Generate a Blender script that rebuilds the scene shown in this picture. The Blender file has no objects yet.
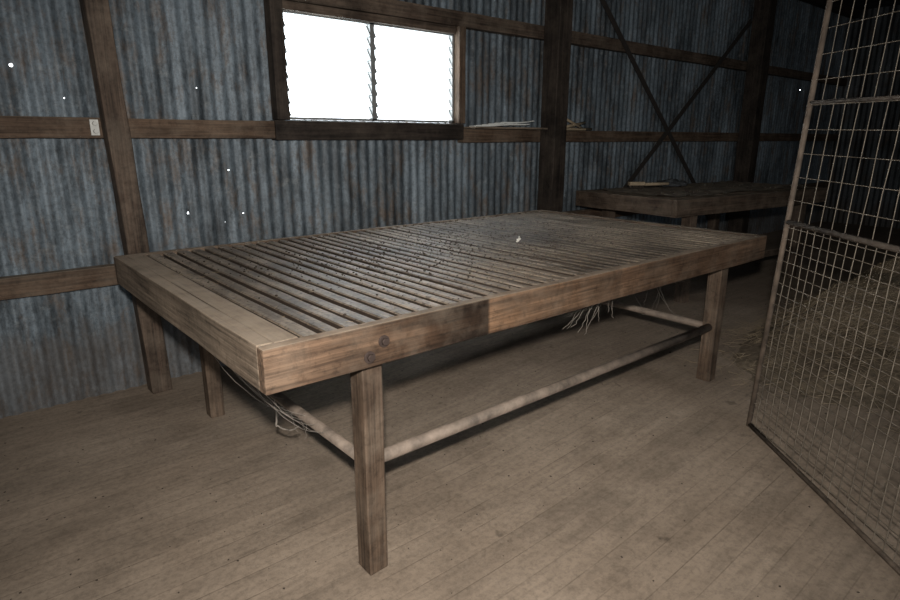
import bpy, bmesh, math, random
from mathutils import Vector, Matrix, noise
random.seed(7)
scn=bpy.context.scene
scn.view_settings.view_transform='Standard'
scn.view_settings.look='None'
scn.view_settings.exposure=0.0

# ---------------------------------------------------------------- geometry of the place
H=1.45; A=math.radians(50); FW=(math.cos(A),math.sin(A)); RT=(math.sin(A),-math.cos(A))
WY=3.82
def fl2xy(f,l): return (f*FW[0]+l*RT[0], f*FW[1]+l*RT[1])
def fh(x,y=0):
    t=max(0,min(1,(x-1.2)/2.0)); return 0.09*t*t*(3-2*t)

# ---------------------------------------------------------------- material helpers
def newmat(name):
    m=bpy.data.materials.new(name); m.use_nodes=True
    nt=m.node_tree; b=nt.nodes['Principled BSDF']; return m,nt,b
def N(nt,t,**k):
    n=nt.nodes.new(t)
    for a,v in k.items(): setattr(n,a,v)
    return n
def ramp(nt,fac,stops,interp='LINEAR'):
    r=N(nt,'ShaderNodeValToRGB'); e=r.color_ramp.elements; r.color_ramp.interpolation=interp
    while len(e)<len(stops): e.new(0.5)
    for i,(p,c) in enumerate(stops):
        e[i].position=p; e[i].color=(c[0],c[1],c[2],1) if not isinstance(c,(int,float)) else (c,c,c,1)
    nt.links.new(fac,r.inputs[0]); return r.outputs[0]
def mix(nt,fac,a,b,mode='MIX'):
    m=N(nt,'ShaderNodeMix',data_type='RGBA',blend_type=mode)
    for s,v in ((m.inputs[0],fac),(m.inputs[6],a),(m.inputs[7],b)):
        if isinstance(v,(int,float)): s.default_value=v
        elif isinstance(v,tuple): s.default_value=(v[0],v[1],v[2],1)
        else: nt.links.new(v,s)
    return m.outputs[2]
def math_(nt,op,a,b=None,c=None,clamp=False):
    m=N(nt,'ShaderNodeMath',operation=op); m.use_clamp=clamp
    for i,v in enumerate((a,b,c)):
        if v is None: continue
        if isinstance(v,(int,float)): m.inputs[i].default_value=v
        else: nt.links.new(v,m.inputs[i])
    return m.outputs[0]
def noise_(nt,scale=(1,1,1),ns=1,detail=5,rough=.6,loc=(0,0,0)):
    tc=N(nt,'ShaderNodeTexCoord'); mp=N(nt,'ShaderNodeMapping')
    mp.inputs['Scale'].default_value=scale; mp.inputs['Location'].default_value=loc
    nt.links.new(tc.outputs['Object'],mp.inputs[0])
    n=N(nt,'ShaderNodeTexNoise'); n.inputs['Scale'].default_value=ns; n.inputs['Detail'].default_value=detail; n.inputs['Roughness'].default_value=rough
    nt.links.new(mp.outputs[0],n.inputs[0]); return n.outputs[0]
def bump(nt,b,h,s=.3,d=.01):
    bp=N(nt,'ShaderNodeBump'); bp.inputs['Strength'].default_value=s; bp.inputs['Distance'].default_value=d
    nt.links.new(h,bp.inputs['Height']); nt.links.new(bp.outputs[0],b.inputs['Normal'])

def wood(name,dark,light,axis=0,dust=0.6,dustcol=(.33,.27,.21),xramp=None,blotch=.5,film=.25):
    m,nt,b=newmat(name)
    sc=[30,30,30]; sc[axis]=1.3
    g=noise_(nt,tuple(sc),1,6,.65)
    col=ramp(nt,g,[(.28,dark),(.72,light)])
    sc2=[90,90,90]; sc2[axis]=3
    g2=noise_(nt,tuple(sc2),1,3,.6)
    col=mix(nt,1,col,ramp(nt,g2,[(.3,.45),(.55,1.0)]),'MULTIPLY')
    bl=noise_(nt,(1,1,1),3.0,4,.6)
    col=mix(nt,blotch,col,ramp(nt,bl,[(.3,.3),(.65,1.15)]),'MULTIPLY')
    sp3=noise_(nt,(1,1,1),38,4,.7)
    col=mix(nt,.5,col,ramp(nt,sp3,[(.33,.3),(.5,1.0)]),'MULTIPLY')
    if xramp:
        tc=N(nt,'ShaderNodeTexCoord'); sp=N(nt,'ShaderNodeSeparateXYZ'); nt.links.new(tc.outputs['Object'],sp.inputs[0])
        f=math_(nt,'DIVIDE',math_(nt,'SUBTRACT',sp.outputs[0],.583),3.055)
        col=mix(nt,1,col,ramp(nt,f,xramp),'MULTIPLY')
    fm=ramp(nt,noise_(nt,(1,1,1),6,5,.7,(2,5,1)),[(.42,0.0),(.72,film)])
    col=mix(nt,fm,col,dustcol)
    ge=N(nt,'ShaderNodeNewGeometry'); sp=N(nt,'ShaderNodeSeparateXYZ'); nt.links.new(ge.outputs['Normal'],sp.inputs[0])
    up=math_(nt,'MULTIPLY',ramp(nt,sp.outputs[2],[(.3,0.0),(.9,1.0)]),ramp(nt,noise_(nt,(1,1,1),9,5,.7),[(.3,.35),(.6,1.0)]))
    up=math_(nt,'MULTIPLY',up,dust)
    col=mix(nt,up,col,dustcol)
    nt.links.new(col,b.inputs['Base Color']); b.inputs['Roughness'].default_value=.75
    b.inputs['Specular IOR Level'].default_value=.25
    bump(nt,b,g2,.6,.005)
    return m

MW={}
def woods(key,dark,light,**k):
    MW[key]=[wood(key+'_'+a,dark,light,axis=i,**k) for i,a in enumerate('xyz')]
woods('table_wood',(.038,.026,.019),(.165,.112,.077),dust=.7,blotch=.7)
woods('post_wood',(.036,.026,.020),(.15,.105,.078),dust=.6,blotch=.65)
woods('girt_wood',(.05,.033,.023),(.18,.118,.08),dust=.7)
woods('far_table_wood',(.035,.025,.018),(.13,.09,.065),dust=.5)
woods('dark_post_wood',(.018,.014,.012),(.06,.046,.038),dust=.4,blotch=.7,film=.1)
woods('dusty_wood',(.10,.074,.054),(.31,.245,.185),dust=.75,blotch=.6)
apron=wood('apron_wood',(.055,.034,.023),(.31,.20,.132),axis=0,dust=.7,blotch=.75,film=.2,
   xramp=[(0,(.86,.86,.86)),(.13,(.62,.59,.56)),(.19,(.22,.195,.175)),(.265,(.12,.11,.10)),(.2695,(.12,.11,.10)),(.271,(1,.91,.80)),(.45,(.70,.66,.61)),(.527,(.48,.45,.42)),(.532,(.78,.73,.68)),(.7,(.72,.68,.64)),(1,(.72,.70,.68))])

def slatmat():
    m,nt,b=newmat('dusty_slat')
    g=noise_(nt,(40,2,40),1,5,.6)
    col=ramp(nt,g,[(.3,(.13,.10,.074)),(.7,(.36,.295,.228))])
    n2=noise_(nt,(1,1,1),1.9,6,.75,(.4,.2,0))
    col=mix(nt,.9,col,ramp(nt,n2,[(.38,.30),(.60,1.12)]),'MULTIPLY')
    n3=noise_(nt,(1,1,1),60,3,.7)
    col=mix(nt,.85,col,ramp(nt,n3,[(.36,.2),(.49,1.0)]),'MULTIPLY')
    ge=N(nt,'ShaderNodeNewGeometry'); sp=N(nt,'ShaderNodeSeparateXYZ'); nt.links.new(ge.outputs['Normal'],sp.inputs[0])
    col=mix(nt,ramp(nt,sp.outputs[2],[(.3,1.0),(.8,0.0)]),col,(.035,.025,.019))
    nt.links.new(col,b.inputs['Base Color']); b.inputs['Roughness'].default_value=.5
    b.inputs['Specular IOR Level'].default_value=.5
    bump(nt,b,n3,.4,.004); return m
M_slat=slatmat()

def floormat():
    m,nt,b=newmat('dusty_floorboards')
    tc=N(nt,'ShaderNodeTexCoord'); sp=N(nt,'ShaderNodeSeparateXYZ'); nt.links.new(tc.outputs['Object'],sp.inputs[0])
    yy=math_(nt,'DIVIDE',sp.outputs[1],.105)
    fr=math_(nt,'FRACT',yy); idx=math_(nt,'FLOOR',yy)
    edge=math_(nt,'ABSOLUTE',math_(nt,'SUBTRACT',fr,.5))
    gap=ramp(nt,edge,[(.47,0.0),(.492,1.0)])
    wn=N(nt,'ShaderNodeTexWhiteNoise',noise_dimensions='1D'); nt.links.new(idx,wn.inputs['W'])
    col=ramp(nt,noise_(nt,(1,1,1),.9,6,.65),[(.3,(.245,.192,.146)),(.7,(.41,.335,.265))])
    col=mix(nt,1,col,ramp(nt,wn.outputs[0],[(0,.91),(1,1.03)]),'MULTIPLY')
    col=mix(nt,.35,col,ramp(nt,noise_(nt,(1.2,14,1),2,5,.65),[(.3,.5),(.6,1.05)]),'MULTIPLY')
    col=mix(nt,.5,col,ramp(nt,noise_(nt,(1,1,1),45,5,.75),[(.33,.45),(.55,1.05)]),'MULTIPLY')
    col=mix(nt,.45,col,ramp(nt,noise_(nt,(1,1.6,1),2.6,6,.75,(3,7,0)),[(.32,.4),(.54,1.0)]),'MULTIPLY')
    col=mix(nt,.6,col,ramp(nt,noise_(nt,(1,1,1),9,3,.5,(1,3,0)),[(.24,.3),(.31,1.0)]),'MULTIPLY')
    gf=math_(nt,'MULTIPLY',gap,ramp(nt,noise_(nt,(1,1,1),3,3,.6,(9,2,0)),[(.38,.10),(.68,.58)]))
    col=mix(nt,gf,col,(.08,.06,.045))
    nt.links.new(col,b.inputs['Base Color']); b.inputs['Roughness'].default_value=.75
    b.inputs['Specular IOR Level'].default_value=.3
    h=math_(nt,'SUBTRACT',noise_(nt,(1,1,1),25,5,.7),math_(nt,'MULTIPLY',gf,1.0))
    bump(nt,b,h,.3,.005); return m
M_floor=floormat()

def pix2wall(px,py):
    vf=579.6+.2588*(300-py); ve=-155.3+.966*(300-py); la=px-450
    t=WY/(vf*FW[1]+la*RT[1]); return (t*(vf*FW[0]+la*RT[0]), H+t*ve)
HOLES=[pix2wall(*p) for p in ((11,65),(188,213),(243,213),(228,170),(225,222),(508,158),(712,152),(800,90),(196,88),(64,98))]
def ironmat(name,holes=(),tint=(1,1,1)):
    m,nt,b=newmat(name)
    T=lambda c:tuple(c[i]*tint[i] for i in range(3))
    col=ramp(nt,noise_(nt,(3,3,.7),1.6,6,.65),[(.32,T((.080,.098,.115))),(.5,T((.15,.188,.222))),(.7,T((.245,.30,.35)))])
    col=mix(nt,.5,col,ramp(nt,noise_(nt,(16,16,.8),1,5,.7),[(.32,.35),(.6,1.15)]),'MULTIPLY')
    col=mix(nt,.9,col,ramp(nt,noise_(nt,(3.5,3.5,1.2),1,7,.85,(1,8,3)),[(.37,.22),(.54,1.0)]),'MULTIPLY')
    col=mix(nt,ramp(nt,noise_(nt,(4,4,1.5),1.4,7,.8,(4,4,1)),[(.51,0.0),(.64,.8)]),col,T((.125,.090,.065)))
    col=mix(nt,.7,col,ramp(nt,noise_(nt,(1,1,1),40,6,.8),[(.35,.4),(.55,1.1)]),'MULTIPLY')
    col=mix(nt,ramp(nt,noise_(nt,(2,2,3),3,7,.85,(7,1,5)),[(.55,0.0),(.70,.45)]),col,T((.32,.34,.34)))
    tc=N(nt,'ShaderNodeTexCoord'); sp=N(nt,'ShaderNodeSeparateXYZ'); nt.links.new(tc.outputs['Object'],sp.inputs[0])
    zz=math_(nt,'ADD',sp.outputs[2],math_(nt,'MULTIPLY',noise_(nt,(9,9,3),1,6,.75),-.7))
    col=mix(nt,ramp(nt,zz,[(0.0,.5),(.14,0.0)]),col,T((.10,.08,.065)))
    nt.links.new(col,b.inputs['Base Color']); b.inputs['Roughness'].default_value=.6; b.inputs['Metallic'].default_value=.15
    if holes:
        cb=N(nt,'ShaderNodeCombineXYZ'); nt.links.new(sp.outputs[0],cb.inputs[0]); nt.links.new(sp.outputs[2],cb.inputs[2])
        acc=None
        for i,(hx,hz) in enumerate(holes):
            d=N(nt,'ShaderNodeVectorMath',operation='DISTANCE'); nt.links.new(cb.outputs[0],d.inputs[0]); d.inputs[1].default_value=(hx,0,hz)
            s=math_(nt,'LESS_THAN',d.outputs['Value'],(.008,.007,.0035,.004,.003,.005,.006,.006,.0025,.0025)[i])
            acc=s if acc is None else math_(nt,'MAXIMUM',acc,s)
        al=math_(nt,'SUBTRACT',1,acc); nt.links.new(al,b.inputs['Alpha'])
    return m
M_iron=ironmat('corrugated_iron',HOLES)
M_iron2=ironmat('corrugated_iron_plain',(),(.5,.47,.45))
def simple(name,c,r=.6,metal=0,var=.35,s=20):
    m,nt,b=newmat(name)
    col=mix(nt,var,c,ramp(nt,noise_(nt,(1,1,1),s,4,.65),[(.3,.3),(.65,1.3)]),'MULTIPLY')
    nt.links.new(col,b.inputs['Base Color']); b.inputs['Roughness'].default_value=r; b.inputs['Metallic'].default_value=metal
    return m
M_bolt=simple('rusty_bolt',(.05,.035,.03),.6,.3)
M_pipe=simple('dusty_pipe',(.20,.16,.13),.75,.1,.85,11)
M_wire=simple('galvanised_wire',(.20,.17,.135),.65,.2,.8,14)
M_gframe=simple('rusted_frame',(.135,.105,.082),.75,.2,.8,16)
M_web=simple('cobweb',(.27,.24,.21),.9)
M_deb=simple('dung_debris',(.055,.042,.032),.95)
M_straw=simple('straw',(.31,.245,.165),.9)
M_heap=simple('matted_straw',(.19,.15,.105),.95,0,.8,30)
M_paper=simple('paper',(.74,.76,.74),.8,0,.2,8)
M_alu=simple('window_frame_metal',(.32,.33,.33),.5,.5)
M_strap=simple('brace_strap',(.03,.025,.022),.8)
M_hess=simple('hessian',(.21,.172,.125),.95,0,.8,9)
M_wool=simple('wool_tuft',(.8,.78,.72),.95,0,.1)
M_rag=simple('dark_rag',(.05,.055,.06),.9,0,.5,15)
M_roof=ironmat('roof_iron',(),(.45,.41,.38))
mg,nt,b=newmat('louvre_glass')
nt.nodes.remove(b); out=nt.nodes['Material Output']
tr=N(nt,'ShaderNodeBsdfTransparent'); tr.inputs[0].default_value=(.93,.96,.96,1)
tl=N(nt,'ShaderNodeBsdfTranslucent'); tl.inputs[0].default_value=(.9,.92,.92,1)
mx=N(nt,'ShaderNodeMixShader'); mx.inputs[0].default_value=.25
nt.links.new(tr.outputs[0],mx.inputs[1]); nt.links.new(tl.outputs[0],mx.inputs[2]); nt.links.new(mx.outputs[0],out.inputs[0])
M_gedge=simple('glass_edge',(.16,.24,.25),.3)

# ---------------------------------------------------------------- mesh helpers
def finish(bm,name,mats,parent=None,bevel=0,smooth=False):
    me=bpy.data.meshes.new(name); bmesh.ops.recalc_face_normals(bm,faces=bm.faces); bm.to_mesh(me); bm.free()
    for m in (mats if isinstance(mats,(list,tuple)) else [mats]): me.materials.append(m)
    o=bpy.data.objects.new(name,me); scn.collection.objects.link(o)
    if smooth:
        for p in me.polygons: p.use_smooth=True
    if bevel:
        md=o.modifiers.new('bevel','BEVEL'); md.width=bevel; md.segments=2; md.limit_method='ANGLE'
    if parent: o.parent=parent
    return o
def empty(name,loc=(0,0,0)):
    e=bpy.data.objects.new(name,None); scn.collection.objects.link(e); e.empty_display_size=.1; return e
def abox(bm,x0,x1,y0,y1,z0,z1,mi=0,M=None):
    v=[bm.verts.new((x,y,z)) for x in(x0,x1) for y in(y0,y1) for z in(z0,z1)]
    for f in((0,1,3,2),(4,6,7,5),(0,4,5,1),(2,3,7,6),(0,2,6,4),(1,5,7,3)):
        fc=bm.faces.new([v[i] for i in f]); fc.material_index=mi
    if M is not None:
        for a in v: a.co=M@a.co
    return v
def worn_box(bm,x0,x1,y0,y1,z0,z1,axis,seg=8,j=.002,mi=0):
    lo=[x0,y0,z0]; hi=[x1,y1,z1]; o=[i for i in range(3) if i!=axis]
    rings=[]
    for k in range(seg+1):
        t=k/seg; ring=[]
        for (a,c) in((0,0),(1,0),(1,1),(0,1)):
            p=[0,0,0]; p[axis]=lo[axis]+(hi[axis]-lo[axis])*t
            p[o[0]]=(lo,hi)[a][o[0]]+random.uniform(-j,j); p[o[1]]=(lo,hi)[c][o[1]]+random.uniform(-j,j)
            ring.append(bm.verts.new(p))
        rings.append(ring)
    for r0,r1 in zip(rings,rings[1:]):
        for i in range(4):
            f=bm.faces.new((r0[i],r0[(i+1)%4],r1[(i+1)%4],r1[i])); f.material_index=mi
    for r in(rings[0],rings[-1]): bm.faces.new(r).material_index=mi
def timber(name,x0,x1,y0,y1,z0,z1,key,parent=None,bevel=.004,j=.002,mat=None):
    d=(x1-x0,y1-y0,z1-z0); ax=d.index(max(d)); bm=bmesh.new()
    worn_box(bm,x0,x1,y0,y1,z0,z1,ax,seg=max(3,int(max(d)/.25)),j=j)
    return finish(bm,name,mat or MW[key][ax],parent,bevel)
def tube(bm,p0,p1,r,n=8,mi=0,cap=True):
    p0=Vector(p0);p1=Vector(p1); d=(p1-p0).normalized(); u=d.orthogonal().normalized(); w=d.cross(u)
    rs=[]
    for p in(p0,p1):
        rs.append([bm.verts.new(p+(u*math.cos(2*math.pi*i/n)+w*math.sin(2*math.pi*i/n))*r) for i in range(n)])
    for i in range(n):
        f=bm.faces.new((rs[0][i],rs[0][(i+1)%n],rs[1][(i+1)%n],rs[1][i])); f.material_index=mi; f.smooth=True
    if cap:
        bm.faces.new(rs[0]).material_index=mi; bm.faces.new(rs[1]).material_index=mi
def blob(bm,c,r,sq=.6):
    s=bmesh.ops.create_icosphere(bm,subdivisions=1,radius=r)
    ph=random.random()*6
    for v in s['verts']:
        v.co=Vector((v.co.x*random.uniform(.7,1.4),v.co.y*random.uniform(.6,1.1),v.co.z*sq)); 
        v.co=Matrix.Rotation(ph,3,'Z')@v.co+Vector(c)

# ---------------------------------------------------------------- room shell
def corrug(name,p0,p1,z0,z1,mat,holes=(),parent=None,step=.076,amp=.008):
    p0=Vector(p0);p1=Vector(p1);L=(p1-p0).length;u=(p1-p0)/L;n=Vector((-u.y,u.x))
    bm=bmesh.new(); zs=sorted({z0,z1}|{h[2] for h in holes}|{h[3] for h in holes})
    ss=[i*step/8 for i in range(int(L/(step/8))+1)]+[L]
    ss=sorted(set([s for s in ss if not any(abs(s-q)<.004 for h in holes for q in h[:2])]+[q for h in holes for q in h[:2]]))
    grid=[]
    for s in ss:
        off=amp*math.cos(2*math.pi*s/step)
        b=p0+u*s+n*off; grid.append([bm.verts.new((b.x,b.y,z)) for z in zs])
    for i in range(len(ss)-1):
        sm=(ss[i]+ss[i+1])/2
        for k in range(len(zs)-1):
            zm=(zs[k]+zs[k+1])/2
            if any(h[0]<sm<h[1] and h[2]<zm<h[3] for h in holes): continue
            bm.faces.new((grid[i][k],grid[i+1][k],grid[i+1][k+1],grid[i][k+1]))
    return finish(bm,name,mat,parent,smooth=True)
WX0,WX1,WZ0,WZ1=1.79,3.20,1.575,2.225
XL,XR,YB,ZC=-2.2,11.5,-4.0,3.4
wb=corrug('wall_back',(XL-.08,WY),(XR+.08,WY),-.02,ZC+.02,M_iron,[(WX0-XL+.08,WX1-XL+.08,WZ0,WZ1)])
corrug('lower_sheeting',(XL,WY-.006),(XR,WY-.006),0,1.50,M_iron,parent=wb)
corrug('wall_right',(XR,WY+.05),(XR,YB-.05),-.02,ZC+.02,M_iron2)
corrug('wall_left',(XL,YB-.05),(XL,WY+.05),-.02,ZC+.02,M_iron2)
corrug('wall_front',(XR+.08,YB),(XL-.08,YB),-.02,ZC+.02,M_iron2)
bm=bmesh.new(); nx,ny=120,60; g=[]
for i in range(nx+1):
    x=XL-.1+(XR-XL+.2)*i/nx
    g.append([bm.verts.new((x,YB-.05+(WY-YB+.08)*k/ny,fh(x))) for k in range(ny+1)])
for i in range(nx):
    for k in range(ny): bm.faces.new((g[i][k],g[i+1][k],g[i+1][k+1],g[i][k+1]))
finish(bm,'floor',M_floor,smooth=True)
bm=bmesh.new(); abox(bm,XL-.1,XR+.1,YB-.1,WY+.1,ZC,ZC+.03); finish(bm,'ceiling',M_roof)

# girts (horizontal wall rails)
e=empty('trim_1')
GY0,GY1=3.735,3.804
timber('lower_girt',XL+.02,XR-.02,GY0,GY1,.655,.765,'girt_wood',e)
timber('middle_girt_a',XL+.02,WX0-.1,GY0,GY1,1.455,1.560,'girt_wood',e)
timber('middle_girt_b',WX0-.1,WX1+.07,GY0-.01,GY1,1.445,1.565,'dark_post_wood',e)
timber('middle_girt_c',WX1+.07,XR-.02,GY0,GY1,1.425,1.53,'girt_wood',e)
timber('top_girt',XL+.02,XR-.02,GY0,GY1,2.28,2.385,'post_wood',e)
timber('wall_plate',XL+.02,XR-.02,GY0-.03,GY1,ZC-.12,ZC-.01,'dark_post_wood',e)

def post(name,x,w,d,key,y1=3.733,lean=0):
    bm=bmesh.new(); z0=fh(x); worn_box(bm,x-w/2,x+w/2,y1-d,y1,z0,ZC-.01,2,seg=14,j=.003)
    for v in bm.verts: v.co.x+=lean*v.co.z
    return finish(bm,name,MW[key][2],None,.006)
post('wall_post',.815,.11,.11,'post_wood',lean=-.030)
post('wall_post.001',4.25,.165,.17,'dark_post_wood',lean=.006)
post('wall_post.002',8.05,.19,.19,'dark_post_wood')
post('wall_post.003',-1.9,.11,.11,'post_wood')
bm=bmesh.new(); abox(bm,.66,.70,3.722,3.734,1.47,1.55)
for z in (1.49,1.53): tube(bm,(.68,3.70,z),(.68,3.725,z),.011,6)
finish(bm,'post_bracket',simple('zinc_plate',(.4,.4,.38),.5,.5),e)

# ---------------------------------------------------------------- window
w=empty('window_1')
timber('jamb_l',WX0-.085,WX0,3.72,3.804,1.57,2.275,'dark_post_wood',w)
timber('stud_above',WX0-.085,WX0-.01,3.72,3.804,2.39,ZC-.13,'post_wood',w)
timber('jamb_r',WX1,WX1+.065,3.70,3.804,1.57,2.275,'girt_wood',w)
timber('head',WX0,WX1,3.74,3.804,2.222,2.275,'post_wood',w)
bm=bmesh.new()
mxx=2.46
for x0,x1 in((WX0,WX0+.018),(mxx-.018,mxx+.018),(WX1-.018,WX1)): abox(bm,x0,x1,3.765,3.806,WZ0,WZ1)
abox(bm,WX0,WX1,3.765,3.806,WZ0,WZ0+.015); abox(bm,WX0,WX1,3.765,3.806,WZ1-.015,WZ1)
nl=8
for b0,b1 in((WX0+.02,mxx-.02),(mxx+.02,WX1-.02)):
    for k in range(nl):
        zc=WZ0+.02+(k+.5)*(WZ1-WZ0-.04)/nl
        for xs in(b0,b1-.006):
            M=Matrix.Translation((0,3.787,zc))@Matrix.Rotation(math.radians(-35),4,'X')
            abox(bm,xs,xs+.006,-.009,.009,-.045,.045,M=M)
finish(bm,'louvre_frame',M_alu,w)
bm=bmesh.new(); be=bmesh.new()
for b0,b1 in((WX0+.024,mxx-.024),(mxx+.024,WX1-.024)):
    for k in range(nl):
        zc=WZ0+.02+(k+.5)*(WZ1-WZ0-.04)/nl
        M=Matrix.Translation((0,3.787,zc))@Matrix.Rotation(math.radians(-35),4,'X')
        v=[bm.verts.new(M@Vector(p)) for p in((b0,0,-.047),(b1,0,-.047),(b1,0,.047),(b0,0,.047))]; bm.faces.new(v)
        abox(be,b0,b1,-.002,.002,-.049,-.0472,M=M)
finish(bm,'louvre_blades',mg,w); finish(be,'louvre_edges',M_gedge,w)

# cross brace on wall
cb=empty('cross_brace')
def strap(name,p,q,y,wd=.05):
    bm=bmesh.new(); p=Vector((p[0],y,p[1]));q=Vector((q[0],y,q[1])); d=(q-p).normalized(); n=Vector((-d.z,0,d.x))*wd/2; t=Vector((0,.006,0))
    v=[bm.verts.new(a) for a in(p+n-t,p-n-t,q-n-t,q+n-t,p+n+t,p-n+t,q-n+t,q+n+t)]
    for f in((0,1,2,3),(7,6,5,4),(0,4,5,1),(1,5,6,2),(2,6,7,3),(3,7,4,0)): bm.faces.new([v[i] for i in f])
    finish(bm,name,M_strap,cb)
strap('strap_1',(4.42,3.15),(7.87,.13),3.722)
strap('strap_2',(7.88,2.84),(4.50,.16),3.708)

# things on ledge
lf=empty('paper_stack')
bm=bmesh.new()
zl=1.547
for i in range(6):
    x0=3.33+i*.07; x1=x0+.34+.12*random.random(); y0=3.64+.01*i; zz=zl+.001+i*.007; n_=8
    lift=random.uniform(.0,.03); rows=[]
    for k in range(n_+1):
        t=k/n_; c=zz+lift*t**3
        rows.append([bm.verts.new((x0+(x1-x0)*t,yy_,c+dz)) for yy_,dz in((y0,0),(3.73,0),(3.73,.006),(y0,.006))])
    for r0,r1 in zip(rows,rows[1:]):
        for j in range(4): bm.faces.new((r0[j],r0[(j+1)%4],r1[(j+1)%4],r1[j]))
    bm.faces.new(rows[0]); bm.faces.new(rows[-1])
finish(bm,'papers',M_paper,lf)
bm=bmesh.new(); abox(bm,3.30,4.15,3.62,3.80,zl-.014,zl); finish(bm,'ledge_board',MW['dusty_wood'][0],lf)
bm=bmesh.new(); tube(bm,(4.42,3.70,1.55),(4.75,3.69,1.60),.014,6); tube(bm,(4.45,3.70,1.64),(4.7,3.68,1.55),.012,6); tube(bm,(4.42,3.76,1.545),(4.95,3.76,1.545),.012,6)
abox(bm,4.44,4.72,3.65,3.73,1.53,1.545)
finish(bm,'stick_bundle',M_straw)

# ---------------------------------------------------------------- main slatted table
TX0,TX1,TY0,TY1,TZ=.583,3.638,1.468,3.205,.91
AZ=.778; ath=.042
T=empty('wool_sorting_table')
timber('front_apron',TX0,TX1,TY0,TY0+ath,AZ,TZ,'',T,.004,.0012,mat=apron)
timber('back_apron',TX0,TX1,TY1-ath,TY1,AZ,TZ,'table_wood',T)
timber('end_apron_l',TX0+.0,TX0+.05,TY0+ath+.001,TY1-ath-.001,AZ,TZ,'dusty_wood',T,.004)
timber('end_apron_r',TX1-.05,TX1,TY0+ath+.001,TY1-ath-.001,AZ,TZ,'table_wood',T)
timber('end_board_l',TX0+.052,TX0+.125,TY0+ath+.001,TY1-ath-.001,TZ-.03,TZ-.001,'dusty_wood',T,.003)
bm=bmesh.new(); x=TX0+.141; k=0
while x<TX1-.06:
    wd=(.050 if k<7 else .037); gp=(.019 if k<7 else .026)
    wd*=random.uniform(.92,1.06)
    tilt=random.uniform(-.02,.02)+(-.0 if k<7 else .05)
    sag=random.uniform(-.003,.001); nseg=10
    rings=[]
    th=.022
    for s in range(nseg+1):
        y=TY0+ath+.002+(TY1-TY0-2*ath-.004)*s/nseg
        dz=-.007*math.sin(math.pi*s/nseg)*(.4+random.random()*.3)+sag-.003; dx=random.uniform(-.0012,.0012)
        c,si=math.cos(tilt),math.sin(tilt); ring=[]
        for a,b_ in((-wd/2,-th),(wd/2,-th),(wd/2,-.004),(wd/2-.005,0),(-wd/2+.005,0),(-wd/2,-.004)):
            ring.append(bm.verts.new((x+wd/2+a*c-b_*si+dx,y,TZ+dz+a*si+b_*c)))
        rings.append(ring)
    for r0,r1 in zip(rings,rings[1:]):
        for i in range(6): bm.faces.new((r0[i],r0[(i+1)%6],r1[(i+1)%6],r1[i]))
    bm.faces.new(rings[0]);bm.faces.new(rings[-1])
    x+=wd+gp; k+=1
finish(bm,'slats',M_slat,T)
for i,y in enumerate((TY0+ath+.002,2.0,2.62,TY1-ath-.05)):
    timber('bearer_%d'%(i+1),TX0+.052,TX1-.052,y,y+.045,AZ+.01,TZ-.042,'dark_post_wood',T)
lx=[(.912,.988),(3.225,3.30)]; ly=[(1.512,1.592),(3.08,3.16)]
n=0
for i,(a,b_) in enumerate(lx):
    for c,d in ly:
        n+=1; timber('leg_%d'%n,a,b_,c,d,fh(a),TZ-.045,'table_wood',T,.005,.0025)
RZ=.41
bm=bmesh.new(); 
tube(bm,(.95,1.552,RZ),(3.26,1.552,RZ+.005),.0225,14)
tube(bm,(.95,1.56,RZ-.01),(.95,3.12,RZ-.01),.020,12)
tube(bm,(3.26,1.56,RZ),(3.26,3.12,RZ),.020,12)
finish(bm,'pipe_rails',M_pipe,T)
bm=bmesh.new()
for bx,bz in((.913,.812),(.966,.852)):
    tube(bm,(bx,TY0-.005,bz),(bx,TY0+.004,bz),.019,16); tube(bm,(bx,TY0-.015,bz),(bx,TY0-.004,bz),.012,6)
finish(bm,'coach_bolts',M_bolt,T)
bm=bmesh.new()
for i in range(1700):
    x=random.gauss(1.9,.65); y=random.gauss(2.45,.42)
    if not(TX0+.1<x<TX1-.1 and TY0+.07<y<TY1-.07): continue
    r=random.choice((.002,.003,.003,.004,.005,.006)); blob(bm,(x,y,TZ-.003+r*.4),r)
finish(bm,'dag_debris',M_deb,T)
bm=bmesh.new()
for i in range(260):
    x=random.uniform(TX0+.1,TX1-.08); y=random.uniform(TY0+.06,TY1-.06); a=random.random()*6.28; l=random.uniform(.01,.03)
    tube(bm,(x,y,TZ+.001),(x+l*math.cos(a),y+l*math.sin(a),TZ+.002),.0008,4,cap=False)
finish(bm,'straw_bits',M_straw,T)
bm=bmesh.new(); wx,wy=2.36,2.235
for i in range(9): blob(bm,(wx+random.uniform(-.008,.008),wy+random.uniform(-.008,.008),TZ+.004+i*.0035),.008-.0006*i,.8)
finish(bm,'wool_tuft',M_wool,T)
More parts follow.
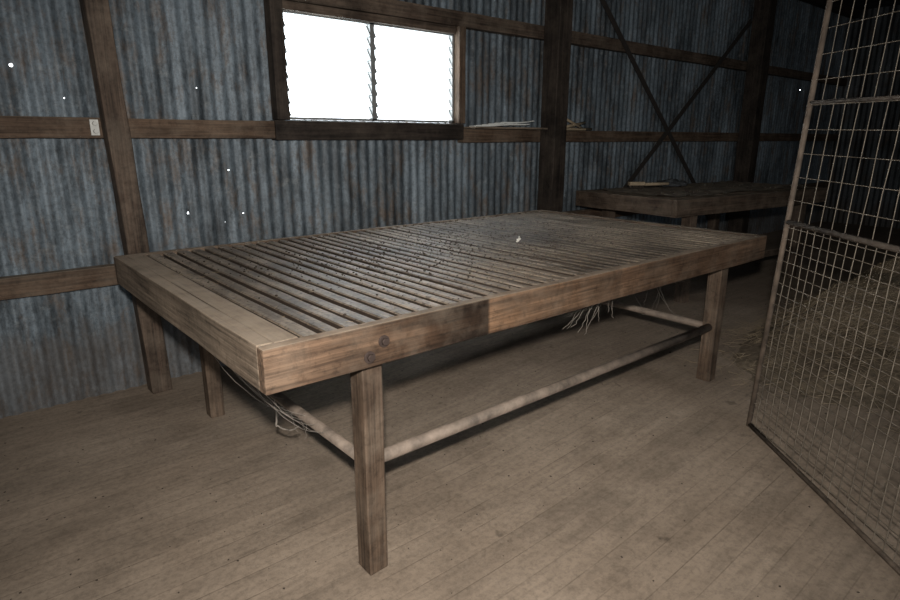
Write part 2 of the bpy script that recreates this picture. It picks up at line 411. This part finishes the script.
# cobwebs
def web(bm,p,q,sag,r=.0009,n=10):
    p=Vector(p);q=Vector(q);pr=None
    for i in range(n+1):
        t=i/n; c=p.lerp(q,t); c.z-=sag*4*t*(1-t); c.x+=random.uniform(-.004,.004); c.y+=random.uniform(-.004,.004)
        if pr is not None: tube(bm,pr,c,r,4,cap=False)
        pr=c
bm=bmesh.new()
for i in range(8): web(bm,(TX0+.02,2.05-.06*i,AZ+.004),(.95+random.uniform(-.02,.02),2.15-.05*i+random.uniform(-.1,.1),.40),random.uniform(.02,.10),.0010)
for i in range(6): web(bm,(.95,2.25-.05*i,.39),(.95+random.uniform(-.06,.06),2.2-.05*i,.32+random.uniform(-.03,.05)),.01,.0008)
web(bm,(.95,2.3,.39),(.93,2.25,.27),.0,.005); web(bm,(.93,2.25,.28),(.97,2.12,.31),.02,.004)
for i in range(12):
    x=2.17+random.uniform(-.10,.10); web(bm,(x,1.53+random.random()*.05,AZ+.01),(x+random.uniform(-.1,.1),1.56+random.random()*.1,AZ-random.uniform(.07,.19)),random.uniform(0,.03),.0009)
for i in range(9): web(bm,(2.7+random.uniform(-.2,.35),1.7,AZ+.01),(3.26,1.9+random.uniform(-.2,.5),RZ+.02),.06,.0008)
finish(bm,'cobwebs',M_web,T)

# ---------------------------------------------------------------- second table
T2=empty('skirting_table')
Z2=.985; L2,W2=2.35,1.12
M2=Matrix.Translation((4.44,2.50,0))@Matrix.Rotation(math.radians(-7),4,'Z')
def t2(name,x0,x1,y0,y1,z0,z1,key,mat=None):
    o=timber(name,x0,x1,y0,y1,z0,z1,key,T2,mat=mat); o.matrix_local=M2; return o
t2('front_rail',0,L2,0,.05,Z2-.14,Z2,'far_table_wood'); t2('back_rail',0,L2,W2-.05,W2,Z2-.14,Z2,'far_table_wood')
t2('end_rail_l',0,.05,.051,W2-.051,Z2-.14,Z2,'far_table_wood'); t2('end_rail_r',L2-.05,L2,.051,W2-.051,Z2-.14,Z2,'far_table_wood')
for i in range(10):
    t2('deck_board_%d'%(i+1),.052,L2-.052,.053+i*.1015,.053+i*.1015+.098,Z2-.025,Z2-.002+random.uniform(-.003,.002),'dusty_wood')
for i,(a,c) in enumerate(((.27,.055),(.30,W2-.15),(L2-.35,.055),(L2-.35,W2-.15))):
    t2('leg_%d'%(i+1),a,a+.09,c,c+.09,.09,Z2-.03,'post_wood')
t2('stretcher',.34,L2-.3,.08,.12,.36,.42,'post_wood')
bm=bmesh.new(); nx_,ny_=50,24; g=[]
for i in range(nx_+1):
    r=[]
    for k in range(ny_+1):
        x=.08+2.15*i/nx_; y=.08+.93*k/ny_
        x+=.03*noise.noise((0,y*6,1)); y+=.03*noise.noise((x*5,0,2))
        r.append(bm.verts.new((x,y,Z2+.006+.03*abs(noise.noise((x*6,y*6,0))))))
    g.append(r)
for i in range(nx_):
    for k in range(ny_): bm.faces.new((g[i][k],g[i+1][k],g[i+1][k+1],g[i][k+1]))
o=finish(bm,'hessian_sheet',M_hess,T2,smooth=True); o.matrix_local=M2
bm=bmesh.new()
for i in range(70):
    blob(bm,(random.uniform(.15,2.1),random.uniform(.15,.95),Z2+.022),random.choice((.008,.012,.018)),.5)
o=finish(bm,'debris',M_deb,T2); o.matrix_local=M2
ZB=Z2+.038
hb=empty('hand_brush')
bm=bmesh.new(); tube(bm,(.35,.62,ZB+.035),(.55,.52,ZB+.04),.014,8); abox(bm,-.07,.07,-.022,.022,0,.03,M=Matrix.Translation((.28,.655,ZB+.028))@Matrix.Rotation(-.46,4,'Z'))
o=finish(bm,'handle',M_straw,hb); o.matrix_local=M2
bm=bmesh.new()
for i in range(60):
    p=Matrix.Rotation(-.46,4,'Z')@Vector((random.uniform(-.065,.065),random.uniform(-.018,.018),0))+Vector((.28,.655,ZB+.03)); tube(bm,p,p+Vector((0,0,-.028)),.0015,4,cap=False)
o=finish(bm,'bristles',M_deb,hb); o.matrix_local=M2
bm=bmesh.new(); s=bmesh.ops.create_icosphere(bm,subdivisions=4,radius=1)
for v in s['verts']:
    n_=noise.noise(v.co*2.2)*.35+noise.noise(v.co*6)*.12; v.co=Vector((v.co.x*.17,v.co.y*.11,max(0,v.co.z+.2)*.045))*(1+n_)+Vector((.85,.72,ZB))
o=finish(bm,'crumpled_rag',M_rag,None,smooth=True); o.matrix_local=M2

# ---------------------------------------------------------------- mesh gate
G=empty('wire_mesh_gate'); GL=1.75; GH=2.45
def gp(s,z,off=0):
    f=2.68-s; l=1.458+.046*z+.035*s+off
    x,y=fl2xy(f,l); return Vector((x,y,z-.02*s*(z/1.5)))
def gline(bm,s0,z0,s1,z1,r,n=6,off=0,seg=1,wob=0):
    pr=None
    for i in range(seg+1):
        t=i/seg; p=gp(s0+(s1-s0)*t,z0+(z1-z0)*t,off+random.uniform(-wob,wob))
        if pr is not None: tube(bm,pr,p,r,n,cap=(r>.005))
        pr=p
bm=bmesh.new(); zb=fh(gp(0,0).x)+.012
gline(bm,0,zb,0,GH,.012,8); gline(bm,GL,zb,GL,GH,.014,8)
gline(bm,0,zb+.01,GL,.03,.010,8); gline(bm,0,GH,GL,GH,.012,8)
gline(bm,0,1.093,GL,1.10,.012,8); gline(bm,0,1.60,GL,1.60,.009,8)
finish(bm,'gate_frame',M_gframe,G)
bm=bmesh.new()
s=.075
while s<GL: 
    gline(bm,s,1.10,s,GH,.0018,4,.003,8,.003); s+=.075
s=.05
while s<GL: 
    gline(bm,s,.07,s,1.09,.0019,4,.004,8,.003); s+=.05
z=.12
while z<1.08: gline(bm,0,z,GL,z,.0019,4,0,12,.003); z+=.05
z=1.19
while z<GH: gline(bm,0,z,GL,z,.0018,4,0,12,.003); z+=.1
finish(bm,'weldmesh',M_wire,G)
p=gp(GL+.14,0)
bm=bmesh.new(); worn_box(bm,p.x-.05,p.x+.05,p.y-.05,p.y+.05,0,ZC-.01,2,14,.003); finish(bm,'gate_post',MW['post_wood'][2],None,.005)

# heap of old straw behind the gate
hx,hy=fl2xy(4.2,3.35); YM=2.02
def hz(x,y):
    u,v=(x-hx)/1.5,(y-hy)/1.0; d=u*u+v*v
    fade=max(0,min(1,(YM-.05-y)/.5))
    base=.46*math.exp(-d*1.6)*(1+.35*noise.noise((x*2,y*2,0)))+.05*noise.noise((x*6,y*6,3))*math.exp(-d)+.02*noise.noise((x*18,y*18,3))
    return fh(x)+base*fade-.045
bm=bmesh.new(); n_=90; g=[]; y0_=hy-1.8
for i in range(n_+1):
    g.append([bm.verts.new((hx-1.95+4.05*i/n_,y0_+(YM-y0_)*k/n_,hz(hx-1.95+4.05*i/n_,y0_+(YM-y0_)*k/n_))) for k in range(n_+1)])
for i in range(n_):
    for k in range(n_): bm.faces.new((g[i][k],g[i+1][k],g[i+1][k+1],g[i][k+1]))
HP=empty('straw_heap'); finish(bm,'mound',M_heap,HP,smooth=True)
bm=bmesh.new()
for i in range(9000):
    x=hx+random.gauss(0,.8); y=hy+random.gauss(0,.60); a=random.random()*6.28; l=random.uniform(.03,.10)
    z=max(hz(x,y),fh(x)); 
    if y>1.9 or y<-1.5 or x<3.3 or x>8.5: continue
    tube(bm,(x,y,z+.004),(x+l*math.cos(a),y+l*math.sin(a),max(hz(x+l*math.cos(a),y+l*math.sin(a)),fh(x))+.004+random.random()*.03),.0014,3,cap=False)
finish(bm,'straw_stalks',M_straw,HP)

# floor litter
bm=bmesh.new()
for i in range(900):
    x=random.uniform(-1,7); y=random.uniform(0.2,3.65); r=random.choice((.002,.003,.003,.004,.005))
    if x>3.2 and random.random()<.5: r*=1.6
    blob(bm,(x,y,fh(x)+r*.25),r,.4)
finish(bm,'floor_litter',M_deb)

# ---------------------------------------------------------------- light
W=bpy.data.worlds.new('sky'); scn.world=W; W.use_nodes=True
bg=W.node_tree.nodes['Background']; bg.inputs[0].default_value=(.90,.96,1,1); bg.inputs[1].default_value=7.5
def light(name,kind,loc,power,col,**k):
    l=bpy.data.lights.new(name,kind); l.energy=power; l.color=col
    for a,v in k.items(): setattr(l,a,v)
    o=bpy.data.objects.new(name,l); o.location=loc; scn.collection.objects.link(o); return o
o=light('camera_flash','SPOT',(-.02,-.02,1.66),375,(1,.93,.845),shadow_soft_size=.04,spot_size=math.radians(114),spot_blend=1.0)
o.rotation_euler=(math.radians(72),0,math.radians(-39))
o=light('added_rear_fill','AREA',(.2,-3.7,1.6),55,(.90,.96,1),shape='RECTANGLE',size=3.2,size_y=2.4)  # unseen soft fill lamp added behind the camera; the wall there has no opening
o.rotation_euler=(math.radians(90),0,0)

cam=bpy.data.cameras.new('camera'); cam.lens=24; cam.sensor_width=36; cam.clip_start=.02
co=bpy.data.objects.new('camera',cam); scn.collection.objects.link(co)
co.location=(0,0,H); co.rotation_euler=(math.radians(75),0,math.radians(-40)); scn.camera=co
